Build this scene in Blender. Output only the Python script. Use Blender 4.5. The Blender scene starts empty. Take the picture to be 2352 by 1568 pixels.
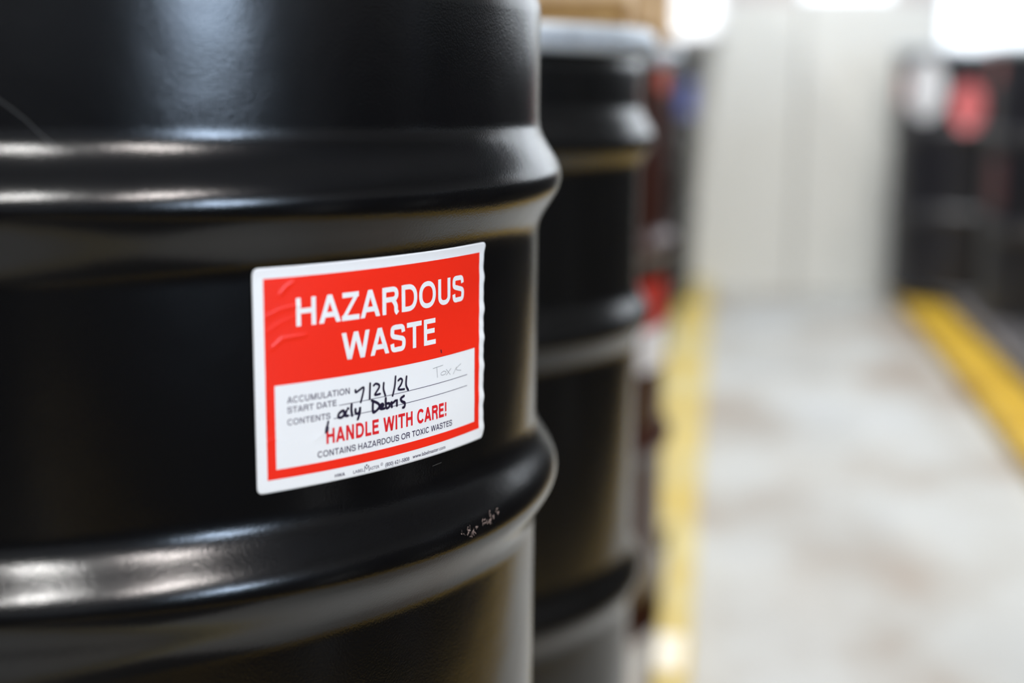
import bpy, bmesh, math, random
from mathutils import Vector, Matrix, noise
random.seed(7)
S = bpy.context.scene
COL = S.collection
PI = math.pi
CAMH = 0.825

# ------------------------------------------------------------------ camera
F, TH, PSI, RHO = 3586.77, 0.166161, 0.133144, 0.01155
fw = Vector((-math.sin(PSI)*math.cos(TH), math.cos(PSI)*math.cos(TH), -math.sin(TH)))
r0 = Vector((math.cos(PSI), math.sin(PSI), 0)); u0 = r0.cross(fw)
rr = math.cos(RHO)*r0 + math.sin(RHO)*u0
uu = -math.sin(RHO)*r0 + math.cos(RHO)*u0
cd = bpy.data.cameras.new('camera'); cam = bpy.data.objects.new('camera', cd); COL.objects.link(cam)
M = Matrix((rr, uu, -fw)).transposed().to_4x4(); M.translation = Vector((0, 0, CAMH))
cam.matrix_world = M
cd.sensor_width = 36; cd.lens = 36*F/2352; cd.clip_start = .02; cd.clip_end = 60
cd.dof.use_dof = True; cd.dof.focus_distance = 0.742; cd.dof.aperture_fstop = 2.75; cd.dof.aperture_blades = 0
S.camera = cam

# ------------------------------------------------------------------ world, lights, exposure
w = bpy.data.worlds.new('world'); S.world = w; w.use_nodes = True
w.node_tree.nodes['Background'].inputs[0].default_value = (.75, .87, 1, 1)
w.node_tree.nodes['Background'].inputs[1].default_value = 1.0
S.view_settings.view_transform = 'Standard'; S.view_settings.look = 'None'
S.view_settings.exposure = 0.35; S.view_settings.gamma = 1; S.view_settings.use_curve_mapping = False

CEIL = 3.9
# the room's ceiling luminaires: (x, y, length along y, colour, power)
LAMPS = [(2.9, -2.1, (1, .92, .88), 135), (1.05, -3.0, (1, .98, .95), 122), (1.0, 2.0, (1, .99, .96), 74),
         (.35, 4.3, (.95, .98, 1), 84), (-1.9, 3.4, (1, .99, .96), 50), (-2.0, -1.5, (1, .98, .95), 10)]

# ------------------------------------------------------------------ helpers
def setp(o, label=None, cat=None, group=None, kind=None):
    if label: o['label'] = label
    if cat: o['category'] = cat
    if group: o['group'] = group
    if kind: o['kind'] = kind
    return o

def empty(name, loc, rz=0, **k):
    o = bpy.data.objects.new(name, None); COL.objects.link(o)
    o.empty_display_size = .05; o.location = loc; o.rotation_euler = (0, 0, rz)
    return setp(o, **k)

def obj(name, bm, mat, parent=None, smooth=False, loc=None, recalc=True, **k):
    me = bpy.data.meshes.new(name)
    if recalc: bmesh.ops.recalc_face_normals(bm, faces=bm.faces[:])
    bm.to_mesh(me); bm.free()
    for p in me.polygons: p.use_smooth = smooth
    me.materials.append(mat)
    o = bpy.data.objects.new(name, me); COL.objects.link(o)
    if parent: o.parent = parent
    if loc: o.location = loc
    return setp(o, **k)

def box(bm, x0, y0, z0, x1, y1, z1, bev=0):
    g = bmesh.ops.create_cube(bm, size=1)
    vs = g['verts']
    for v in vs:
        v.co = Vector(((x0+x1)/2+v.co.x*(x1-x0), (y0+y1)/2+v.co.y*(y1-y0), (z0+z1)/2+v.co.z*(z1-z0)))
    if bev:
        es = list({e for v in vs for e in v.link_edges})
        bmesh.ops.bevel(bm, geom=es, offset=bev, segments=2, affect='EDGES', profile=.6)
    return bm

def bxm(*a, **k): return box(bmesh.new(), *a, **k)

def lathe(bm, prof, n=96, cap=False):
    rings = []
    for r, z in prof:
        if r < 1e-6: rings.append([bm.verts.new((0, 0, z))]); continue
        rings.append([bm.verts.new((r*math.cos(2*PI*i/n), r*math.sin(2*PI*i/n), z)) for i in range(n)])
    for a, b in zip(rings, rings[1:]):
        for i in range(n):
            j = (i+1) % n
            if len(a) == 1 and len(b) == 1: continue
            if len(a) == 1: bm.faces.new((a[0], b[j], b[i]))
            elif len(b) == 1: bm.faces.new((a[i], a[j], b[0]))
            else: bm.faces.new((a[i], a[j], b[j], b[i]))
    return bm

# ------------------------------------------------------------------ materials
def mat(name, col, rough=.5, metal=0, spec=.5, noise_s=None, noise_amt=.0, bump=None, emit=None, es=0, coat=0, alpha=None, coat_r=.1):
    m = bpy.data.materials.new(name); m.use_nodes = True
    nt = m.node_tree; b = nt.nodes['Principled BSDF']
    b.inputs['Base Color'].default_value = (*col, 1); b.inputs['Roughness'].default_value = rough
    b.inputs['Metallic'].default_value = metal; b.inputs['Specular IOR Level'].default_value = spec
    b.inputs['Coat Weight'].default_value = coat; b.inputs['Coat Roughness'].default_value = coat_r
    if emit: b.inputs['Emission Color'].default_value = (*emit, 1); b.inputs['Emission Strength'].default_value = es
    tc = nt.nodes.new('ShaderNodeTexCoord')
    if noise_s:
        n = nt.nodes.new('ShaderNodeTexNoise'); n.inputs['Scale'].default_value = noise_s; n.inputs['Detail'].default_value = 5
        nt.links.new(tc.outputs['Object'], n.inputs['Vector'])
        mr = nt.nodes.new('ShaderNodeMapRange'); mr.inputs['From Min'].default_value = .3; mr.inputs['From Max'].default_value = .7
        mr.inputs['To Min'].default_value = 1-noise_amt; mr.inputs['To Max'].default_value = 1+noise_amt
        nt.links.new(n.outputs['Fac'], mr.inputs['Value'])
        mx = nt.nodes.new('ShaderNodeMix'); mx.data_type = 'RGBA'; mx.blend_type = 'MULTIPLY'; mx.inputs[0].default_value = 1
        mx.inputs[6].default_value = (*col, 1); nt.links.new(mr.outputs[0], mx.inputs[7]); nt.links.new(mx.outputs[2], b.inputs['Base Color'])
    if bump:
        last = None
        for sc, st, dist in bump:
            n = nt.nodes.new('ShaderNodeTexNoise'); n.inputs['Scale'].default_value = sc; n.inputs['Detail'].default_value = 2
            nt.links.new(tc.outputs['Object'], n.inputs['Vector'])
            bp = nt.nodes.new('ShaderNodeBump'); bp.inputs['Strength'].default_value = st; bp.inputs['Distance'].default_value = dist
            nt.links.new(n.outputs['Fac'], bp.inputs['Height'])
            if last: nt.links.new(last.outputs[0], bp.inputs['Normal'])
            last = bp
        nt.links.new(last.outputs[0], b.inputs['Normal'])
    return m

def ramp_mat(name, cols, scale, rough=.6, spec=.4, detail=6, stretch=None, bump=None):
    m = mat(name, cols[0][1], rough, spec=spec, bump=bump)
    nt = m.node_tree; b = nt.nodes['Principled BSDF']
    tc = nt.nodes.new('ShaderNodeTexCoord'); n = nt.nodes.new('ShaderNodeTexNoise')
    n.inputs['Scale'].default_value = scale; n.inputs['Detail'].default_value = detail
    mp = nt.nodes.new('ShaderNodeMapping')
    if stretch: mp.inputs['Scale'].default_value = stretch
    nt.links.new(tc.outputs['Object'], mp.inputs['Vector']); nt.links.new(mp.outputs[0], n.inputs['Vector'])
    r = nt.nodes.new('ShaderNodeValToRGB'); nt.links.new(n.outputs['Fac'], r.inputs['Fac'])
    el = r.color_ramp.elements
    while len(el) < len(cols): el.new(.5)
    for e, (p, c) in zip(el, cols): e.position = p; e.color = (*c, 1)
    nt.links.new(r.outputs['Color'], b.inputs['Base Color'])
    return m

BLACK = mat('black_drum_paint', (.003, .003, .0034), .20, spec=.5, bump=[(900, .20, .0004), (22, .10, .004)])
BLACKF = mat('black_drum_paint_plain', (.004, .004, .004), .25, spec=.5, bump=[(30, .10, .004)])
BLACKR = mat('black_drum_paint_satin', (.007, .007, .012), .42, spec=.75, bump=[(30, .10, .004)])
BROWN = mat('red_brown_drum_paint', (.035, .010, .006), .33, spec=.5, bump=[(30, .10, .004)])
GALV = mat('grey_ring_steel', (.56, .62, .68), .4, metal=.5, noise_s=30, noise_amt=.2)
LIDM = mat('dark_lid_paint', (.02, .022, .025), .35)
WOOD = ramp_mat('pallet_wood', [(.3, (.26, .14, .045)), (.55, (.38, .22, .075)), (.75, (.50, .33, .14))], 5, .75, stretch=(6, .7, 6))
WOODL = ramp_mat('pallet_wood_end', [(.3, (.62, .40, .20)), (.7, (.74, .54, .32))], 9, .75)
FILM = mat('white_stretch_film', (.93, .94, .95), .32, spec=.5, bump=[(14, .5, .01)])
YEL = ramp_mat('yellow_curb_paint', [(.35, (.48, .29, .018)), (.6, (.60, .38, .03)), (.75, (.66, .47, .12))], 3.2, .5, bump=[(40, .2, .003)])
YELW = ramp_mat('worn_yellow_curb_paint', [(.33, (.60, .42, .06)), (.5, (.58, .46, .17)), (.62, (.60, .53, .27)), (.8, (.46, .42, .33))], 3.0, .6, stretch=(1.5, .8, 1), bump=[(40, .2, .003)])
CREAM = mat('cream_patch', (.86, .80, .66), .6, noise_s=40, noise_amt=.05)
FLOORM = ramp_mat('concrete_floor', [(.34, (.34, .29, .25)), (.43, (.41, .395, .37)), (.53, (.48, .485, .475)), (.66, (.50, .515, .525))], 1.9, .55, spec=.35, detail=4, stretch=(1.3, .75, 1), bump=[(18, .15, .003)])
WALLM = ramp_mat('back_wall_paint', [(.3, (.73, .73, .69)), (.7, (.79, .79, .76))], .8, .7)
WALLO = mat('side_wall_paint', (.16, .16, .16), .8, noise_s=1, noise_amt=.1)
BEAMM = mat('dusty_pink_beam', (.55, .50, .49), .7, noise_s=2, noise_amt=.05)
CEILM = mat('ceiling_paint', (.14, .14, .145), .85)
FRAME = mat('window_frame_white', (.7, .7, .7), .5)
PANE = mat('daylit_frosted_pane', (.8, .85, .9), .4, emit=(.90, .95, 1), es=1.25)
DAY = mat('daylit_door_curtain', (.7, .8, .9), .4, emit=(.60, .77, 1), es=19.0)
FIXM = mat('lamp_housing_white', (.8, .8, .8), .4)
LABW = mat('label_white', (.90, .93, .955), .33, spec=.45, bump=[(60, .12, .002)])
LABR = mat('label_red_ink', (.95, .027, .009), .36, spec=.4, bump=[(60, .12, .002)])
LTXR = mat('label_red_lettering', (.78, .015, .022), .45)
INKP = mat('purple_black_print', (.030, .022, .075), .5)
INKB = mat('marker_ink', (.010, .005, .030), .45)
INKG = mat('pencil_grey', (.36, .38, .40), .6)
SCUF = mat('scuff_grey_pink', (.20, .15, .135), .7, noise_s=900, noise_amt=.7)
SCUF2 = mat('faint_scratch_grey', (.07, .07, .07), .6)
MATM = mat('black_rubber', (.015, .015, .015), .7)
DECKM = mat('grey_grate_plastic', (.17, .16, .165), .6)
ORNG = mat('orange_red_sticker', (.55, .09, .045), .45)
BLUE = mat('blue_sticker', (.16, .22, .72), .45)
PINK = mat('pink_sticker', (.62, .30, .28), .5)
WHST = mat('white_sticker', (.88, .89, .93), .4)
REDS = mat('red_sticker', (.80, .07, .085), .45)
REDD = mat('faded_red_sticker', (.38, .09, .08), .45)

REDM = mat('dark_red_sticker', (.50, .035, .025), .45)
REDP = mat('coral_red_sticker', (.92, .23, .24), .4)
REDD2 = mat('dark_faded_red_sticker', (.10, .035, .04), .45)
# ------------------------------------------------------------------ setting
def struct(name, bm, m, parent=None, **k):
    o = obj(name, bm, m, parent, **k)
    if not parent: o['kind'] = 'structure'
    return o
X0, X1, Y0, Y1 = -3.4, 5.2, -6.2, 6.26
struct('floor', bxm(X0-.2, Y0-.2, -.2, X1+.2, Y1+1.4, 0), FLOORM)
struct('ceiling', bxm(X0-.2, Y0-.2, CEIL, X1+.2, Y1+1.4, CEIL+.15), CEILM)
struct('wall_left', bxm(X0-.2, Y0-.2, 0, X0, Y1+.2, CEIL), WALLO)
struct('wall_front', bxm(X0, Y0-.2, 0, X1, Y0, CEIL), WALLO)
# right wall with a daylit door opening towards the back of the hall
wr = empty('wall_right', (X1, 0, 0), kind='structure')
obj('wall_section', bxm(0, -1.9, 0, .2, Y1+.2, CEIL), WALLO, wr)
obj('wall_section', bxm(0, Y0-.2, 0, .2, -3.8, CEIL), WALLO, wr)
obj('wall_section', bxm(0, -3.8, 2.1, .2, -1.9, CEIL), WALLO, wr)
d = empty('door_1', (X1+.1, -2.85, 0), kind='structure')
for k in range(5):
    obj('curtain_strip', bxm(-.01+.008*(k % 2), -.95+.38*k, 0, .0+.008*(k % 2), -.95+.38*(k+1)+.01, 2.1), DAY, d)
# back wall: panels with recessed joints, a beam, and daylit windows
wb = empty('wall_back', (0, Y1, 0), kind='structure')
WT = CAMH+.312
edges = [X0, -2.35, -1.30, -.22, .285, .800, 1.80, 2.9, 4.0, X1]
WT2 = CAMH+.125
for a, b in zip(edges, edges[1:]):
    obj('panel', bxm(a+.004, 0, 0, b-.004, .10, WT2 if .7 < a < 3.9 else WT, bev=.006), WALLM, wb)
obj('backing', bxm(X0, .101, 0, X1, .2, WT2), BEAMM, wb)
obj('backing', bxm(X0, .101, WT2, .800, .2, WT), BEAMM, wb)
obj('upper_wall', bxm(X0, .0, 2.6, X1, .2, CEIL), WALLO, wb)
for a, b in ((X0, .262), (.640, .800)):
    obj('beam', bxm(a, .01, WT+.003, b, .16, 2.6), BEAMM, wb)
obj('beam', bxm(4.0, .01, WT+.003, X1, .16, 2.6), BEAMM, wb)
def window(name, a, b, z0, z1, y):
    wn = empty(name, ((a+b)/2, y, z0), kind='structure')
    hw = (b-a)/2; h = z1-z0
    f = bmesh.new(); t = .02
    box(f, -hw, 0, 0, hw, .06, t); box(f, -hw, 0, h-t, hw, .06, h); box(f, -hw, 0, t, -hw+t, .06, h-t); box(f, hw-t, 0, t, hw, .06, h-t)
    obj('window_frame', f, FRAME, wn)
    n = max(1, round((b-a)/.8))
    for i in range(n):
        obj('pane', bxm(-hw+t+(2*hw-2*t)*i/n, .02, t, -hw+t+(2*hw-2*t)*(i+1)/n-.004, .035, h-t), PANE, wn)
    return wn
window('window_1', .262, .640, WT+.003, 2.6, Y1+.03)
window('window_2', .800, 4.0, WT2+.003, 2.6, Y1+.03)

# ceiling lamps
for i, (x, y, c, pw) in enumerate(LAMPS):
    names = ['towards the daylit door', 'behind the nearest drums', 'above the aisle middle', 'above the aisle end', 'above the left-hand drums', 'in the left rear corner']
    t = empty('ceiling_lamp', (x, y, CEIL-.16), label='long white fluorescent ceiling lamp ' + names[i], cat='lamp', group='ceiling lamps')
    obj('housing', bxm(-.16, -.65, .05, .16, .65, .13, bev=.01), FIXM, t)
    obj('hanger', bxm(-.01, -.5, .13, .01, -.48, .16), FIXM, t); obj('hanger', bxm(-.01, .48, .13, .01, .5, .16), FIXM, t)
    ld = bpy.data.lights.new('tube_light', 'AREA'); ld.shape = 'RECTANGLE'; ld.size = .045 if y < 0 else .09; ld.size_y = 1.2; ld.energy = pw; ld.color = c
    lo = bpy.data.objects.new('tube_light', ld); COL.objects.link(lo); lo.parent = t; lo.location = (0, 0, .045)

setp(obj('added_floor_mat', bxm(.03, -1.05, .001, .63, .42, .014, bev=.004), MATM), label='added black mat beside the camera, outside the frame, to darken drum reflections', cat='mat')  # invented dark sheet, keeps the bright floor out of the lower hoop reflections
t = empty('wall_lamp', (X1-.10, -2.62, 2.32), label='cool white wall lamp above the daylit door', cat='lamp')
obj('housing', bxm(.02, -.45, -.16, .10, .45, .16, bev=.01), FIXM, t)
ld = bpy.data.lights.new('wall_light', 'AREA'); ld.shape = 'RECTANGLE'; ld.size = .2; ld.size_y = .75; ld.energy = 80; ld.color = (.62, .78, 1)
lo = bpy.data.objects.new('wall_light', ld); COL.objects.link(lo); lo.parent = t; lo.location = (.01, 0, 0); lo.rotation_euler = (0, PI/2, 0)
# curbs
def curb(name, x0, x1, y0, y1, h, m, label):
    t = empty(name, ((x0+x1)/2, (y0+y1)/2, 0), label=label, cat='curb', group='yellow spill curbs')
    hw = (x1-x0)/2; L = y1-y0; n = max(1, round(L/2.4))
    for i in range(n):
        a = -L/2+L*i/n; b = -L/2+L*(i+1)/n
        obj('curb_section', bxm(-hw, a+.002, 0, hw, b-.002, h, bev=.008), m, t)
    return t
cl = empty('floor_curb', (-.06, 2, 0), label='worn pale yellow floor curb running beside the left row of drums', cat='curb', group='yellow spill curbs')
for a, b, xa, xb in [(-2.2, .6, -.072, -.024), (.6, 1.98, -.072, -.024), (1.98, 2.70, -.0745, -.024), (2.70, 4.4, -.15, -.028), (4.4, 6.24, -.15, -.03)]:
    obj('curb_section', bxm(xa+.06, a-2+.002, 0, xb+.06, b-2-.002, .045, bev=.006), YELW, cl)
curb('floor_curb', .66, .80, -3.2, 6.24, .05, YEL, 'bright yellow floor curb running along the right row of drums')
setp(obj('paint_patch', bxm(-.073, 2.0, .0455, -.032, 2.14, .049, bev=.001), CREAM), label='small cream patch on top of the left curb, low in view', cat='patch')

# ------------------------------------------------------------------ drums
R = 0.286
def hoopr(z, hoops, dr, hw=.034):
    r = R
    for hz in hoops:
        s = abs(z-hz)
        if s < hw: r += dr*(.5+.5*math.cos(PI*s/hw))**1.28
    return r

def body_profile(hoops, dr, H):
    pr = [(0, .012), (.262, .012), (.276, .006), (.279, 0), (.2905, 0), (.2915, .004), (.291, .010), (.287, .013), (.2815, .019), (.283, .026)]
    z = .032
    zs = []
    while z < H-.034:
        near = min(abs(z-h) for h in hoops)
        zs.append(z); z += .0012 if near < .036 else .008
    pr += [(hoopr(z, hoops, dr), z) for z in zs]
    pr += [(R, H-.033), (R, H-.030), (.2855, H-.026), (.283, H-.020), (.281, H-.016), (.281, H-.010), (.284, H-.006)]
    return pr

def cylpt(a, z, hoops, dr, off): 
    r = hoopr(z, hoops, dr)+off
    return Vector((r*math.cos(a), r*math.sin(a), z))

def sticker(name, parent, a0, zc, wd, ht, m, hoops, dr, label=None, off=.0008, shape='rect', rot=0):
    bm = bmesh.new(); nx, nz = 10, 10
    g = {}
    for i in range(nx+1):
        for j in range(nz+1):
            s, t = -1+2*i/nx, -1+2*j/nz
            if shape == 'oval': s, t = s*math.sqrt(1-t*t/2), t*math.sqrt(1-s*s/2)
            x, y = s*wd/2, t*ht/2
            x, y = x*math.cos(rot)-y*math.sin(rot), x*math.sin(rot)+y*math.cos(rot)
            g[i, j] = bm.verts.new(cylpt(a0+x/R, zc+y, hoops, dr, off))
    for i in range(nx):
        for j in range(nz): bm.faces.new((g[i, j], g[i+1, j], g[i+1, j+1], g[i, j+1]))
    return obj(name, bm, m, parent, smooth=True, recalc=False, **({'label': label} if label else {}))

DR = .0129
HA = (.3477, .6037, .7715)          # three-hoop open-head drum
HB = (.293, .587)                   # two-hoop drum
def make_drum(loc, hoops, H, mbody, mring, label, group, n=96, rz=0, dr=DR, fine=False):
    t = empty('steel_drum', loc, rz, label=label, cat='drum', group=group)
    obj('body', lathe(bmesh.new(), body_profile(hoops, dr, H), n), mbody, t, smooth=True)
    lid = [(0, H-.017), (.20, H-.017), (.262, H-.014), (.268, H-.010), (.272, H-.003), (.280, H+.001), (.2845, H-.002), (.2845, H-.005), (.279, H-.005), (.272, H-.012), (.262, H-.020), (0, H-.021)]
    lo = obj('lid', lathe(bmesh.new(), lid, n), LIDM, t, smooth=True)
    ring = []
    for k in range(17):
        a = 2*PI*k/16
        ring.append((.2905+.0085*math.cos(a), H-.006+.0125*math.sin(a)))
    obj('closing_ring', lathe(bmesh.new(), ring, n), mring, t, smooth=True)
    b = bmesh.new(); bmesh.ops.create_cone(b, cap_ends=True, segments=12, radius1=.005, radius2=.005, depth=.06)
    bmesh.ops.rotate(b, verts=b.verts, matrix=Matrix.Rotation(PI/2, 3, 'X')); bmesh.ops.translate(b, verts=b.verts, vec=(-.306, 0, H-.006))
    obj('ring_bolt', b, mring, t)
    c = lathe(bmesh.new(), [(0, .0), (.028, .0), (.032, -.004), (.032, -.012)], 24); bmesh.ops.translate(c, verts=c.verts, vec=(.17, .05, H-.006))
    obj('bung_cap', c, mring, lo, smooth=True)
    return t

def copy_thing(o, loc, label, group=None):
    c = o.copy(); COL.objects.link(c); c.location = loc; c['label'] = label
    if group: c['group'] = group
    for ch in list(o.children):
        if ch.get('no_copy'): continue
        d = ch.copy(); COL.objects.link(d); d.parent = c
        for g in ch.children: e = g.copy(); COL.objects.link(e); e.parent = d
    return c
LEFT = 'left row of drums'; RIGHT = 'right row of drums'
FX, FY = -.38856, .85329
front = make_drum((FX, FY, 0), HA, .8925, BLACK, GALV, 'large glossy black steel drum in the foreground with the readable hazardous waste label', LEFT, n=256)
d2 = make_drum((-.3662, 1.495, 0), HA, .866, BLACKF, GALV, 'black steel drum with grey closing ring right behind the foreground drum', LEFT, n=160)
d3 = make_drum((-.367, 2.36, 0), HB, .866, BROWN, GALV, 'dark red-brown steel drum with an orange sticker, third from the camera in the left row', LEFT, n=128)
d4 = make_drum((-.46, 3.05, 0), HB, .880, BLACKF, LIDM, 'plain black steel drum hidden just behind the red-brown one, fourth in the left row', LEFT, n=96)
for y, x, nm in [(3.71, -.46, 'fifth in the left row'), (4.37, -.46, 'sixth in the left row'), (5.03, -.455, 'next to last in the left row')]:
    copy_thing(d4, (x, y, 0), 'black steel drum, ' + nm, LEFT)
d7 = copy_thing(d4, (-.388, 5.70, .052), 'black steel drum with a blue sticker, last of the left row by the wall', LEFT)
setp(obj('plastic_skid', bxm(-.68, 5.42, .0, -.156, 5.98, .0515, bev=.008), MATM), label='low black plastic skid under the last drum of the left row', cat='skid')
# right row: drums on a low deck
HR = HB; HRH = .872
DK = .075
dA = make_drum((1.135, 5.28, DK), HR, HRH, BLACKR, GALV, 'black steel drum with a faded red sticker, at the right edge', RIGHT, n=96)
dB = copy_thing(dA, (.90, 5.94, DK), 'black steel drum by the back wall with white and red stickers', RIGHT)
for x, y in [(1.23, 4.62), (1.22, 3.98), (1.20, 3.34), (1.18, 2.70), (1.17, 2.06), (1.16, 1.42)]:
    copy_thing(dA, (x, y, DK), 'black steel drum of the right row, standing outside the frame', 'right row drums outside the frame')
for x, y in [(1.16, .78), (1.16, .14), (1.16, -.50), (1.16, -1.14), (1.16, -1.78), (1.16, -2.42)]:
    copy_thing(d4, (x, y, 0), 'black steel drum of the right row, standing on the floor beside the camera', 'right row drums beside the camera')
for k, (x, y) in enumerate([(-.46, -.36), (-.46, -1.0), (-.46, -1.65), (-.46, -2.3)]):
    copy_thing(d4, (x, y, 0), 'black steel drum of the left row, standing behind the camera', 'left row drums outside the frame')

copy_thing(d4, (.26, -1.5, 0), 'added unseen black drum in the aisle behind the camera, to darken drum reflections')['group'] = 'added drums in the aisle'  # unseen drum added to darken reflections on the foreground drum's left side
# low grey grated deck under the right row
dk = empty('grated_deck', (1.13, 3.67, 0), label='low grey grated spill deck under the right row of drums', cat='deck')
for a, b, c_, e in ((-.315, -2.53, -.285, 2.53), (.42, -2.53, .45, 2.53), (-.285, -2.53, .42, -2.50), (-.285, 2.50, .42, 2.53)):
    obj('deck_frame', bxm(a, b, 0, c_, e, DK, bev=.004), DECKM, dk)
bm = bmesh.new()
for k in range(100):
    y = -2.49+.0495*k; box(bm, -.284, y, DK-.03, .419, y+.022, DK)
for k in range(8): box(bm, -.25+.088*k, -2.499, DK-.05, -.24+.088*k, 2.499, DK-.0305)
obj('grate_bars', bm, DECKM, dk, kind='stuff')
# far stickers
def aim(o, px, pz, sd=0):   # angle on the drum facing the camera, shifted sideways by sd radians
    return math.atan2(-o.location.y, -o.location.x)+sd
def ns(o): o['no_copy'] = 1; return o
hl = sticker('hazard_label', d3, -.27, .503, .125, .070, REDM, HB, DR, 'red and white label, red half above')
hl['no_copy'] = 1
sticker('label_panel', hl, -.27, .4365, .118, .061, WHST, HB, DR)
sticker('round_sticker', d3, -.26, .835, .06, .055, ORNG, HB, DR, 'orange-red sticker below the rim', shape='oval')
sticker('small_sticker', d7, -.42, .715, .13, .115, BLUE, HB, DR, 'blue sticker')
sticker('small_sticker', dB, -2.36, .735, .15, .22, WHST, HR, DR, 'white oval sticker', shape='oval')
sticker('small_sticker', dB, -1.80, .675, .105, .165, REDP, HR, DR, 'bright red oval sticker', shape='oval')
sticker('small_sticker', dB, -2.80, .735, .05, .12, PINK, HR, DR, 'pink sticker at the left edge')
sticker('small_sticker', dA, -3.0, .80, .085, .10, REDD, HR, DR, 'faded red sticker below the rim', shape='oval')
sticker('small_sticker', dA, -2.85, .44, .09, .16, REDD2, HR, DR, 'dark faded red sticker between the hoops')

# ------------------------------------------------------------------ the hazardous waste label
PH, ZL, LW, LH, RT = -.580350, .825-.129755, .1486, .0995, .00909
RIDGES = [([(-61, 37.5), (-58.5, 40.5), (-54.5, 42.5)], 1.0, .30), ([(-68, 28.5), (-61, 31), (-49, 32.5)], .9, .22), ([(-65.5, 14.5), (-60.5, 18.2), (-49, 18.6)], 1.0, .32),
          ([(-67, 22), (-62, 25), (-56, 26.5)], .9, .12), ([(-72, -27), (-66, -26.2), (-60, -26.8)], .8, .16), ([(-45, -29), (-40, -26.5), (-35.5, -22.5)], .9, .18),
          ([(-30, 42), (-12, 40)], 1.4, .08), ([(-8, 25), (2, 17)], 1.2, .08)]
def lift(u, v):   # mm
    h = 0
    for pts, wd, amp in RIDGES:
        for (ax, ay), (bx, by) in zip(pts, pts[1:]):
            if u < min(ax, bx)-4 or u > max(ax, bx)+4: continue
            dx, dy = bx-ax, by-ay; L2 = dx*dx+dy*dy
            t = max(0, min(1, ((u-ax)*dx+(v-ay)*dy)/L2))
            d2_ = (u-ax-t*dx)**2+(v-ay-t*dy)**2
            h = max(h, 1.35*amp*math.exp(-d2_/(wd*wd*.5)))
    if u > 62:
        k = (u-62)/12.3; h += k*k*(.30+.18*math.sin(v*.42+1)+.12*math.sin(v*.83+math.sin(v*.11)))
    h += .05*noise.noise(Vector((u*.09, v*.09, 3)))+.05
    return h
def lab(u, v, layer):  # label millimetres -> drum space
    u1 = u*math.cos(RT)-v*math.sin(RT); v1 = u*math.sin(RT)+v*math.cos(RT)
    z = ZL+v1/1000; r = hoopr(z, HA, DR)+.0003+lift(u, v)/1000+layer*.00009
    a = PH+u1/1000/R
    return Vector((r*math.cos(a), r*math.sin(a), z))

def grid_poly(bm, u0, v0, u1, v1, layer, step=1.0, cond=None, warp=None):
    nx = max(1, math.ceil((u1-u0)/step)); ny = max(1, math.ceil((v1-v0)/step)); g = {}
    for i in range(nx+1):
        for j in range(ny+1):
            u, v = u0+(u1-u0)*i/nx, v0+(v1-v0)*j/ny
            if warp: u, v = warp(u, v)
            g[i, j] = bm.verts.new(lab(u, v, layer))
    for i in range(nx):
        for j in range(ny): bm.faces.new((g[i, j], g[i+1, j], g[i+1, j+1], g[i, j+1]))

def round_rect_warp(hw, hh, rc):
    def f(u, v):
        # pull corner points of the grid onto a rounded corner
        ax, ay = abs(u)-(hw-rc), abs(v)-(hh-rc)
        if ax > 0 and ay > 0:
            d = math.hypot(ax, ay); mx = max(ax, ay)
            k = mx/d if d else 1
            u = math.copysign(hw-rc+ax*k, u); v = math.copysign(hh-rc+ay*k, v)
        if u > 66: u += (u-66)/8*.14*(math.sin(v*.42+1)+.6*math.sin(v*.83+.5))
        return u, v
    return f

label_o = None
bm = bmesh.new(); grid_poly(bm, -LW*500, -LH*500, LW*500, LH*500, 0, .9, warp=round_rect_warp(LW*500, LH*500, 2.6))
label_o = obj('hazard_label', bm, LABW, front, smooth=True, recalc=False, label='white and red hazardous waste label with handwritten date')
so = label_o.modifiers.new('thickness', 'SOLIDIFY'); so.thickness = .0002; so.offset = -1

bm = bmesh.new()
ru0, ru1, rv0, rv1 = -69.2, 69.6, -44.0, 44.9
pu0, pu1, pv0, pv1 = -64.9, 65.1, -39.7, -2.2
grid_poly(bm, ru0, pv1, ru1, rv1, 1, .9); grid_poly(bm, ru0, rv0, ru1, pv0, 1, .9)
grid_poly(bm, ru0, pv0, pu0, pv1, 1, .9); grid_poly(bm, pu1, pv0, ru1, pv1, 1, .9)
obj('red_print', bm, LABR, label_o, smooth=True, recalc=False)

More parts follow.
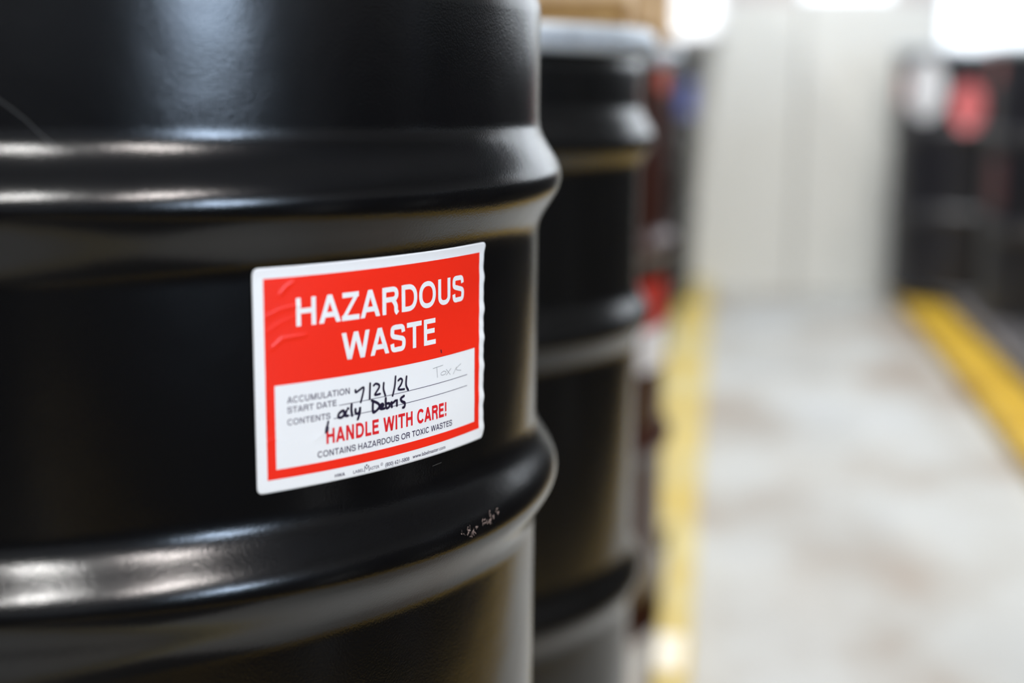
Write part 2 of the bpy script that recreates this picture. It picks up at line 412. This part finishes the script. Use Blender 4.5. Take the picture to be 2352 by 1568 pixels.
# ---- a plain grotesque alphabet drawn with strokes (cap height 1)
def arc(cx, cy, rx, ry, a0, a1, n=18, p=2.25):
    o = []
    for i in range(n+1):
        a = math.radians(a0+(a1-a0)*i/n); c, s = math.cos(a), math.sin(a)
        o.append((cx+rx*math.copysign(abs(c)**(2/p), c), cy+ry*math.copysign(abs(s)**(2/p), s)))
    return o
def spline(P, n=7):
    o = []; Q = [P[0]]+P+[P[-1]]
    for i in range(1, len(Q)-2):
        a, b, c, d = Q[i-1:i+3]
        for k in range(n):
            t = k/n
            o.append(tuple(.5*((2*b[j])+(-a[j]+c[j])*t+(2*a[j]-5*b[j]+4*c[j]-d[j])*t*t+(-a[j]+3*b[j]-3*c[j]+d[j])*t**3) for j in (0, 1)))
    o.append(P[-1]); return o
def glyph(ch, t):
    """-> width, [('s', polyline)], [('q', quad)]"""
    h = t/2; q = []; s = []
    def dia(x0, x1, y0=0, y1=1, f=1.0):
        k = t*f*math.hypot(x1-x0, y1-y0)/abs(y1-y0)
        q.append([(x0, y0), (x0+k, y0), (x1+k, y1), (x1, y1)]); return k
    if ch == 'H': w = .80; s += [[(h, 0), (h, 1)], [(w-h, 0), (w-h, 1)], [(h, .53), (w-h, .53)]]
    elif ch == 'I': w = t; s += [[(h, 0), (h, 1)]]
    elif ch == 'L': w = .64; s += [[(h, 0), (h, 1)], [(h, h*.95), (w, h*.95)]]
    elif ch == 'E': w = .71; s += [[(h, 0), (h, 1)], [(h, h*.95), (w, h*.95)], [(h, 1-h*.95), (w-.02, 1-h*.95)], [(h, .53), (w-.07, .53)]]
    elif ch == 'T': w = .82; s += [[(w/2, 0), (w/2, 1)], [(0, 1-h*.95), (w, 1-h*.95)]]
    elif ch == 'Z': w = .78; s += [[(0, h*.95), (w, h*.95)], [(.03, 1-h*.95), (w-.02, 1-h*.95)]]; k = t*1.25; q.append([(0, t*.6), (k, t*.9), (w-.02, 1-t*.6), (w-.02-k, 1-t*.9)])
    elif ch == 'A':
        w = .92; k = t*1.07; c = w/2
        q += [[(0, 0), (k, 0), (c+k*.5, 1), (c-k*.5, 1)], [(w-k, 0), (w, 0), (c+k*.5, 1), (c-k*.5, 1)]]; s += [[(.20, .29), (w-.20, .29)]]
    elif ch == 'W':
        w = 1.28; k = t*1.05; c = w/2; b = .25*w
        q += [[(b+.02-k/2, 0), (b+.02+k/2, 0), (k, 1), (0, 1)], [(b+.02-k/2, 0), (b+.02+k/2, 0), (c+k/2, 1), (c-k/2, 1)],
              [(w-b-.02-k/2, 0), (w-b-.02+k/2, 0), (c+k/2, 1), (c-k/2, 1)], [(w-b-.02-k/2, 0), (w-b-.02+k/2, 0), (w, 1), (w-k, 1)]]
    elif ch == 'M':
        w = .95; k = t*1.0; c = w/2
        s += [[(h, 0), (h, 1)], [(w-h, 0), (w-h, 1)]]; q += [[(c-k/2, 0), (c+k/2, 0), (k*1.05, 1), (0, 1)], [(c-k/2, 0), (c+k/2, 0), (w, 1), (w-k*1.05, 1)]]
    elif ch == 'N': w = .80; s += [[(h, 0), (h, 1)], [(w-h, 0), (w-h, 1)]]; q += [[(w-t*1.15, 0), (w, 0), (t*1.15, 1), (0, 1)]]
    elif ch == 'X':
        w = .88; k = t*1.2; q += [[(0, 0), (k, 0), (w, 1), (w-k, 1)], [(w-k, 0), (w, 0), (k, 1), (0, 1)]]
    elif ch == 'O': w = .98; s += [arc(w/2, .5, w/2-h, .512-h, 0, 360, 36)]
    elif ch == 'C': w = .90; s += [arc(w/2+.02, .5, w/2-h, .512-h, 34, 326, 30)]
    elif ch == 'U': w = .78; s += [[(h, 1), (h, .33)]+arc(w/2, .33, w/2-h, .345-h, 180, 360, 16)[1:-1]+[(w-h, .33), (w-h, 1)]]
    elif ch == 'D': w = .84; s += [[(h, 0), (h, 1)], [(h, 1-h*.95), (.36, 1-h*.95)]+arc(.36, .5, w-.36-h, .5-h*.95, 90, -90, 18)[1:-1]+[(.36, h*.95), (h, h*.95)]]
    elif ch == 'R': w = .84; s += [[(h, 0), (h, 1)], [(h, 1-h*.95), (.52, 1-h*.95)]+arc(.52, .725, w-.03-.52-h, .275-h*.95, 90, -90, 14)[1:-1]+[(.52, .45+h*.95), (h, .45+h*.95)],
                                 spline([(.50, .45+h), (w-.13-h, .40), (w-.07-h, .27), (w-.06-h, .10), (w-h*.8, 0)])]
    elif ch == 'S': w = .80; s += [spline([(w-h-.02, .70), (w-.17, .92-h*.3), (w/2, 1.012-h), (.15, .93-h*.3), (h+.01, .745), (.14, .60), (w/2, .52), (w-.14, .44), (w-h, .28), (w-.16, .085+h*.2), (w/2, -.012+h), (.15, .08+h*.2), (h, .31)])]
    elif ch == '!': w = t; s += [[(h, 0), (h, t)], [(h, t*1.6), (h, 1)]]
    else: w = .3
    return w, s, q
def ribbon(bm, P, hw, layer, fn, close=False, step=.9, rounded=False):
    """P in mm label coords after fn; builds a strip of half width hw (in glyph units) """
    pts = []
    for a, b in zip(P, P[1:]):
        A = fn(*a); B = fn(*b); n = max(1, math.ceil(math.hypot(B[0]-A[0], B[1]-A[1])/step))
        for k in range(n): pts.append((a[0]+(b[0]-a[0])*k/n, a[1]+(b[1]-a[1])*k/n))
    pts.append(P[-1])
    prev = None
    N = len(pts)
    closed = N > 3 and math.hypot(pts[0][0]-pts[-1][0], pts[0][1]-pts[-1][1]) < 1e-6
    for i, p in enumerate(pts):
        a = pts[i-1] if i else (pts[-2] if closed else p); b = pts[i+1] if i < N-1 else (pts[1] if closed else p)
        dx, dy = b[0]-a[0], b[1]-a[1]; L = math.hypot(dx, dy) or 1
        nx, ny = -dy/L, dx/L
        row = []
        for s in (-1, 0, 1):
            x, y = fn(p[0]+nx*hw*s, p[1]+ny*hw*s); row.append(bm.verts.new(lab(x, y, layer)))
        if prev:
            for k in (0, 1): bm.faces.new((prev[k], row[k], row[k+1], prev[k+1]))
        prev = row
    if rounded:
        for p in (pts[0], pts[-1]):
            c = bm.verts.new(lab(*fn(*p), layer)); rg = [bm.verts.new(lab(*fn(p[0]+hw*math.cos(2*PI*k/10), p[1]+hw*math.sin(2*PI*k/10)), layer)) for k in range(10)]
            for k in range(10): bm.faces.new((c, rg[k], rg[(k+1) % 10]))
def quad(bm, Q, layer, fn, n=6, m=3):
    g = {}
    for i in range(m+1):
        for j in range(n+1):
            s, t = i/m, j/n
            x = (Q[0][0]*(1-s)+Q[1][0]*s)*(1-t)+(Q[3][0]*(1-s)+Q[2][0]*s)*t
            y = (Q[0][1]*(1-s)+Q[1][1]*s)*(1-t)+(Q[3][1]*(1-s)+Q[2][1]*s)*t
            g[i, j] = bm.verts.new(lab(*fn(x, y), layer))
    for i in range(m):
        for j in range(n): bm.faces.new((g[i, j], g[i+1, j], g[i+1, j+1], g[i, j+1]))
def up_faces(bm):
    bmesh.ops.recalc_face_normals(bm, faces=bm.faces[:])
    for f in bm.faces:
        c = f.calc_center_median()
        if f.normal.x*c.x+f.normal.y*c.y < 0: f.normal_flip()
SIDE = dict(H=(.6, .6), I=(.6, .6), N=(.6, .6), M=(.6, .6), U=(.55, .55), E=(.6, .28), L=(.6, .15), D=(.6, .3), R=(.6, .22), O=(.3, .3), C=(.3, .25), S=(.28, .28), T=(.18, .18),
            A=(.10, .10), W=(.10, .10), X=(.12, .12), Z=(.2, .2))
SIDE['!'] = (.7, .6)
def text(name, txt, u0, u1, vb, ch, t, m, parent, layer=2, gap=.17, space=.36):
    """each line of print is one mesh; fits the string between u0 and u1"""
    x = 0; items = []
    for i, c in enumerate(txt):
        if c == ' ': x += space-gap; continue
        w, s, q = glyph(c, t)
        nx = txt[i+1] if i+1 < len(txt) and txt[i+1] != ' ' else 'H'
        g = (SIDE[c][1]+SIDE[nx][0])*gap
        if c+nx in ('AT', 'TA', 'LT'): g -= .09*gap
        items.append((x, s, q)); x += w+g
    tot = x-g; sx = (u1-u0)/tot
    bm = bmesh.new()
    for xo, s, q in items:
        fn = lambda a, b, xo=xo: (u0+(xo+a)*sx, vb+b*ch)
        for P in s: ribbon(bm, P, t/2, layer, fn)
        for Q in q: quad(bm, Q, layer, fn)
    up_faces(bm)
    print('TEXT', txt, 'x/y scale', round(sx/ch, 3))
    return obj(name, bm, m, parent, smooth=False, recalc=False)
L = label_o
text('heading_lettering', 'HAZARDOUS', -53.6, 54.6, 22.95, 12.5, .185, LABW, L)
text('heading_lettering', 'WASTE', -29.9, 30.8, 5.0, 12.4, .185, LABW, L)
text('printed_line', 'ACCUMULATION', -58.9, -25.8, -10.7, 2.80, .15, INKP, L, 1, gap=.2)
text('printed_line', 'START DATE', -58.9, -33.2, -15.1, 2.66, .15, INKP, L, 1, gap=.2, space=.62)
text('printed_line', 'CONTENTS', -59.0, -36.7, -20.55, 2.66, .15, INKP, L, 1, gap=.2)
text('printed_line', 'HANDLE WITH CARE!', -39.0, 39.4, -31.9, 6.9, .21, LTXR, L, 1, gap=.16, space=.52)
text('printed_line', 'CONTAINS HAZARDOUS OR TOXIC WASTES', -43.9, 44.2, -37.5, 2.85, .16, INKP, L, 1, gap=.18, space=.52)
text('printed_line', 'HWA', -34.7, -29.1, -48.1, 1.55, .18, INKP, L, 1)
def line(u0, v0, u1, v1, hw, m, layer=1, name='ruled_line'):
    bm = bmesh.new(); ribbon(bm, [(u0, v0), (u1, v1)], hw, layer, lambda a, b: (a, b)); up_faces(bm); obj(name, bm, m, L, recalc=False)
line(-31.9, -15.2, 57.8, -14.5, .14, INKP); line(-34.9, -20.85, 57.8, -20.0, .14, INKP)
def btext(name, txt, u0, u1, vb, caph, m, off=0.0):
    c = bpy.data.curves.new(name, 'FONT'); c.body = txt; c.size = 1; c.offset = off; c.resolution_u = 3
    o = bpy.data.objects.new(name, c); COL.objects.link(o)
    dg = bpy.context.evaluated_depsgraph_get(); me = o.evaluated_get(dg).to_mesh()
    bm = bmesh.new(); bm.from_mesh(me); o.evaluated_get(dg).to_mesh_clear(); bpy.data.objects.remove(o)
    x0 = min(v.co.x for v in bm.verts); x1 = max(v.co.x for v in bm.verts)
    for v in bm.verts: v.co = lab(u0+(v.co.x-x0)/(x1-x0)*(u1-u0), vb+v.co.y/.68*caph, 1)
    up_faces(bm); obj(name, bm, m, L, recalc=False)
btext('printed_line', 'LABEL', -24.35, -18.2, -48.15, 1.45, INKP, .004)
btext('printed_line', 'ASTER', -14.7, -8.7, -48.25, 1.45, INKP, .004)
bm = bmesh.new()   # the tall M of the maker's mark with its diamond
idf = lambda a, b: (a, b)
for P in ([(-17.75, -48.6), (-17.55, -45.7), (-16.4, -47.5), (-15.2, -45.7), (-14.95, -48.6)],): ribbon(bm, P, .17, 1, idf)
quad(bm, [(-16.9, -45.55), (-16.38, -46.15), (-15.85, -45.55), (-16.38, -44.95)], 1, idf, 2, 2)
up_faces(bm); obj('maker_mark', bm, INKP, L, recalc=False)
bm = bmesh.new(); ribbon(bm, arc(-7.13, -46.75, .68, .68, 0, 360, 20, 2), .07, 1, idf); up_faces(bm); obj('maker_mark', bm, INKP, L, recalc=False)
btext('printed_line', 'R', -7.4, -6.85, -47.1, .7, INKP, .01)
btext('printed_line', '(800) 621-5808', -4.97, 11.1, -48.4, 1.75, INKP, .008)
btext('printed_line', 'www.labelmaster.com', 13.4, 38.4, -48.0, 1.75, INKP, .008)

HW = {'7': [(-22.63, -9.44), (-22.33, -10.48), (-20.77, -9.91), (-17.93, -8.82), (-18.09, -11.19), (-19.6, -15.45)], '/': [(-13.88, -7.55), (-14.3, -14.75)], '2a': [(-11.82, -8.85), (-10.5, -8.19), (-8.53, -8.98), (-8.55, -10.33), (-10.22, -12.1), (-11.03, -13.33), (-7.92, -13.3)], '1a': [(-5.52, -8.52), (-5.69, -11.52), (-4.57, -14.62)], '/b': [(2.08, -6.6), (1.47, -11.08), (0.03, -15.43)], '2b': [(3.82, -8.79), (5.25, -8.09), (6.47, -9.04), (5.58, -10.94), (3.78, -12.96), (7.73, -13.47)], '1b': [(9.39, -7.69), (9.06, -11.73), (10.43, -14.26)]}
HO = {'O': [(-30.67, -18.03), (-32.18, -19.04), (-32.32, -20.5), (-30.72, -20.84), (-29.2, -19.73), (-29.47, -17.96), (-30.67, -18.03)], 'i': [(-27.85, -18.2), (-28.49, -20.34), (-27.1, -20.55)], 'idot': [(-27.04, -17.23), (-26.86, -17.36)], 'l': [(-24.88, -15.67), (-25.04, -18.12), (-24.66, -20.92)], 'y': [(-22.76, -18.22), (-22.61, -19.98), (-21.37, -20.42), (-20.29, -19.34), (-20.07, -17.63), (-20.24, -20.35), (-21.41, -23.06)], 'D': [(-12.24, -16.06), (-12.47, -18.54), (-12.18, -21.35), (-10.01, -20.69), (-8.46, -19.17), (-9.3, -17.52), (-13.02, -15.69)], 'e': [(-7.67, -19.7), (-5.98, -19.15), (-6.44, -18.22), (-7.79, -18.77), (-7.54, -20.42), (-5.32, -20.57)], 'b': [(-4.38, -15.86), (-4.41, -18.29), (-3.96, -20.64), (-2.24, -20.26), (-2.09, -18.76), (-3.6, -18.52)], 'r': [(-0.52, -20.69), (-0.84, -18.09), (-0.29, -18.94), (1.82, -18.0)], 'i2': [(2.81, -18.01), (2.78, -20.56)], 's': [(7.48, -16.71), (5.38, -17.55), (6.08, -19.05), (8.03, -20.03), (7.8, -21.89), (6.78, -22.14)]}
HP = {'T': [(28.66, -6.87), (36.47, -6.41)], 'Tb': [(31.58, -6.54), (32.16, -11.76)], 'o': [(37.16, -9.41), (34.98, -10.11), (35.41, -11.13), (38.04, -11.13), (38.92, -10.11), (37.16, -9.41)], 'x1': [(39.19, -8.94), (42.52, -11.97)], 'x2': [(43.16, -9.05), (39.19, -11.74)], 'I': [(48.1, -9.05), (45.09, -12.18)], 'c': [(51.95, -8.07), (47.91, -9.82), (48.57, -10.72), (51.95, -11.39)]}
def hand(name, D, hw, m, layer=3):
    bm = bmesh.new()
    for k, P in D.items(): ribbon(bm, spline(P, 6) if len(P) > 2 else P, hw, layer, idf, rounded=True)
    up_faces(bm); obj(name, bm, m, L, recalc=False)
hand('handwritten_date', HW, .52, INKB); hand('handwritten_contents', HO, .62, INKB); hand('pencil_note', HP, .14, INKG, 2)
hand('ink_blot', {'a': [(-38.0, -21.7), (-38.5, -23.6), (-39.2, -26.1)], 'b': [(-38.9, -24.0), (-39.5, -26.4)], 'c': [(-38.4, -24.4), (-38.7, -25.9)]}, .55, INKB)
hand('ink_blot', {'a': [(34.84, 1.2), (35.2, -.1)]}, .3, INKB)

# scuffs on the front drum
def drum_stroke(name, P, hw, m, parent):
    bm = bmesh.new(); prev = None
    for i, (a, z) in enumerate(P):
        row = [bm.verts.new(cylpt(a, z+s*hw, HA, DR, .0004)) for s in (-1, 1)]
        if prev: bm.faces.new((prev[0], row[0], row[1], prev[1]))
        prev = row
    up_faces(bm); obj(name, bm, m, parent, recalc=False)
rs = random.Random(3)
for a0, z0, n_ in ((-.445, .6068, 7), (-.425, .6062, 9), (-.380, .6085, 10), (-.352, .6092, 9), (-.365, .608, 5)):
    for k in range(n_):
        a = a0+rs.uniform(-.014, .014); z = z0+rs.uniform(-.0016, .0016)
        drum_stroke('scuff', [(a, z), (a+rs.uniform(.001, .004), z+rs.uniform(-.001, .0014)), (a+rs.uniform(.004, .007), z+rs.uniform(-.001, .002))], rs.uniform(.0001, .00035), SCUF, front)
for k in range(9):
    a = -.505+.0075*k+rs.uniform(-.002, .002)
    drum_stroke('faint_scratch', [(a, .6345+rs.uniform(0, .002)), (a+.001, .6415)], .00012, SCUF2, front)
drum_stroke('faint_scratch', [(-1.20, .8165), (-1.175, .811), (-1.158, .807), (-1.14, .8015), (-1.12, .797)], .00022, SCUF2, front)
drum_stroke('faint_scratch', [(-.480, .6408), (-.455, .6412)], .00012, SCUF2, front)

# ------------------------------------------------------------------ pallets and the wrapped load
def pallet(name, x0, y0, z0, wx, ly, label):
    t = empty(name, (x0+wx/2, y0+ly/2, z0), label=label, cat='pallet', group=None)
    hx, hy = wx/2, ly/2
    for k, yy in enumerate((-hy, -.07, hy-.14)): obj('bottom_board', bxm(-hx, yy, 0, hx, yy+.14, .020, bev=.002), WOOD, t)
    for xx in (-hx, -.05, hx-.10):
        for yy in (-hy, -.07, hy-.14): obj('block', bxm(xx, yy+.002, .0205, xx+.10, yy+.138, .10, bev=.002), WOODL, t)
    for xx in (-hx, -.05, hx-.10): obj('stringer_board', bxm(xx, -hy, .1005, xx+.10, hy, .118, bev=.002), WOOD, t)
    for k in range(7):
        yy = -hy+(ly-.12)*k/6; obj('top_board', bxm(-hx, yy, .1185, hx, yy+.12, .136, bev=.002), WOOD, t)
    return t
pallet('wooden_pallet', -1.29, 1.40, .8728, 1.2, 1.20, 'worn brown wooden pallet lying on top of the second and third drums')
def wrapped(name, x0, y0, z0, x1, y1, z1):
    t = empty(name, ((x0+x1)/2, (y0+y1)/2, z0), label='bright white stretch-wrapped load on the last drum of the left row', cat='load')
    bm = bmesh.new(); nx, ny, nz = 24, 24, 18
    bmesh.ops.create_cube(bm, size=1); bmesh.ops.subdivide_edges(bm, edges=bm.edges[:], cuts=15, use_grid_fill=True)
    for v in bm.verts:
        c = v.co.copy(); n = Vector((c.x**5, c.y**5, c.z**5)).normalized()
        p = Vector((c.x*(x1-x0), c.y*(y1-y0), (c.z+.5)*(z1-z0)))
        d_ = .010*noise.noise(p*9)+.006*noise.noise(Vector((p.x*5, p.y*5, p.z*40)))
        r_ = max(0, (abs(c.x)+abs(c.y)+abs(c.z-.0))-1.22)*.13
        if c.y < 0: p.y += .30*(c.z+.5)*(-2*c.y)
        v.co = p+n*d_-Vector((c.x, c.y, c.z)).normalized()*r_
    obj('film_wrap', bm, FILM, t, smooth=True)
    return t
wrapped("wrapped_load", -.80, 5.25, .950, -.022, 6.18, 1.35)
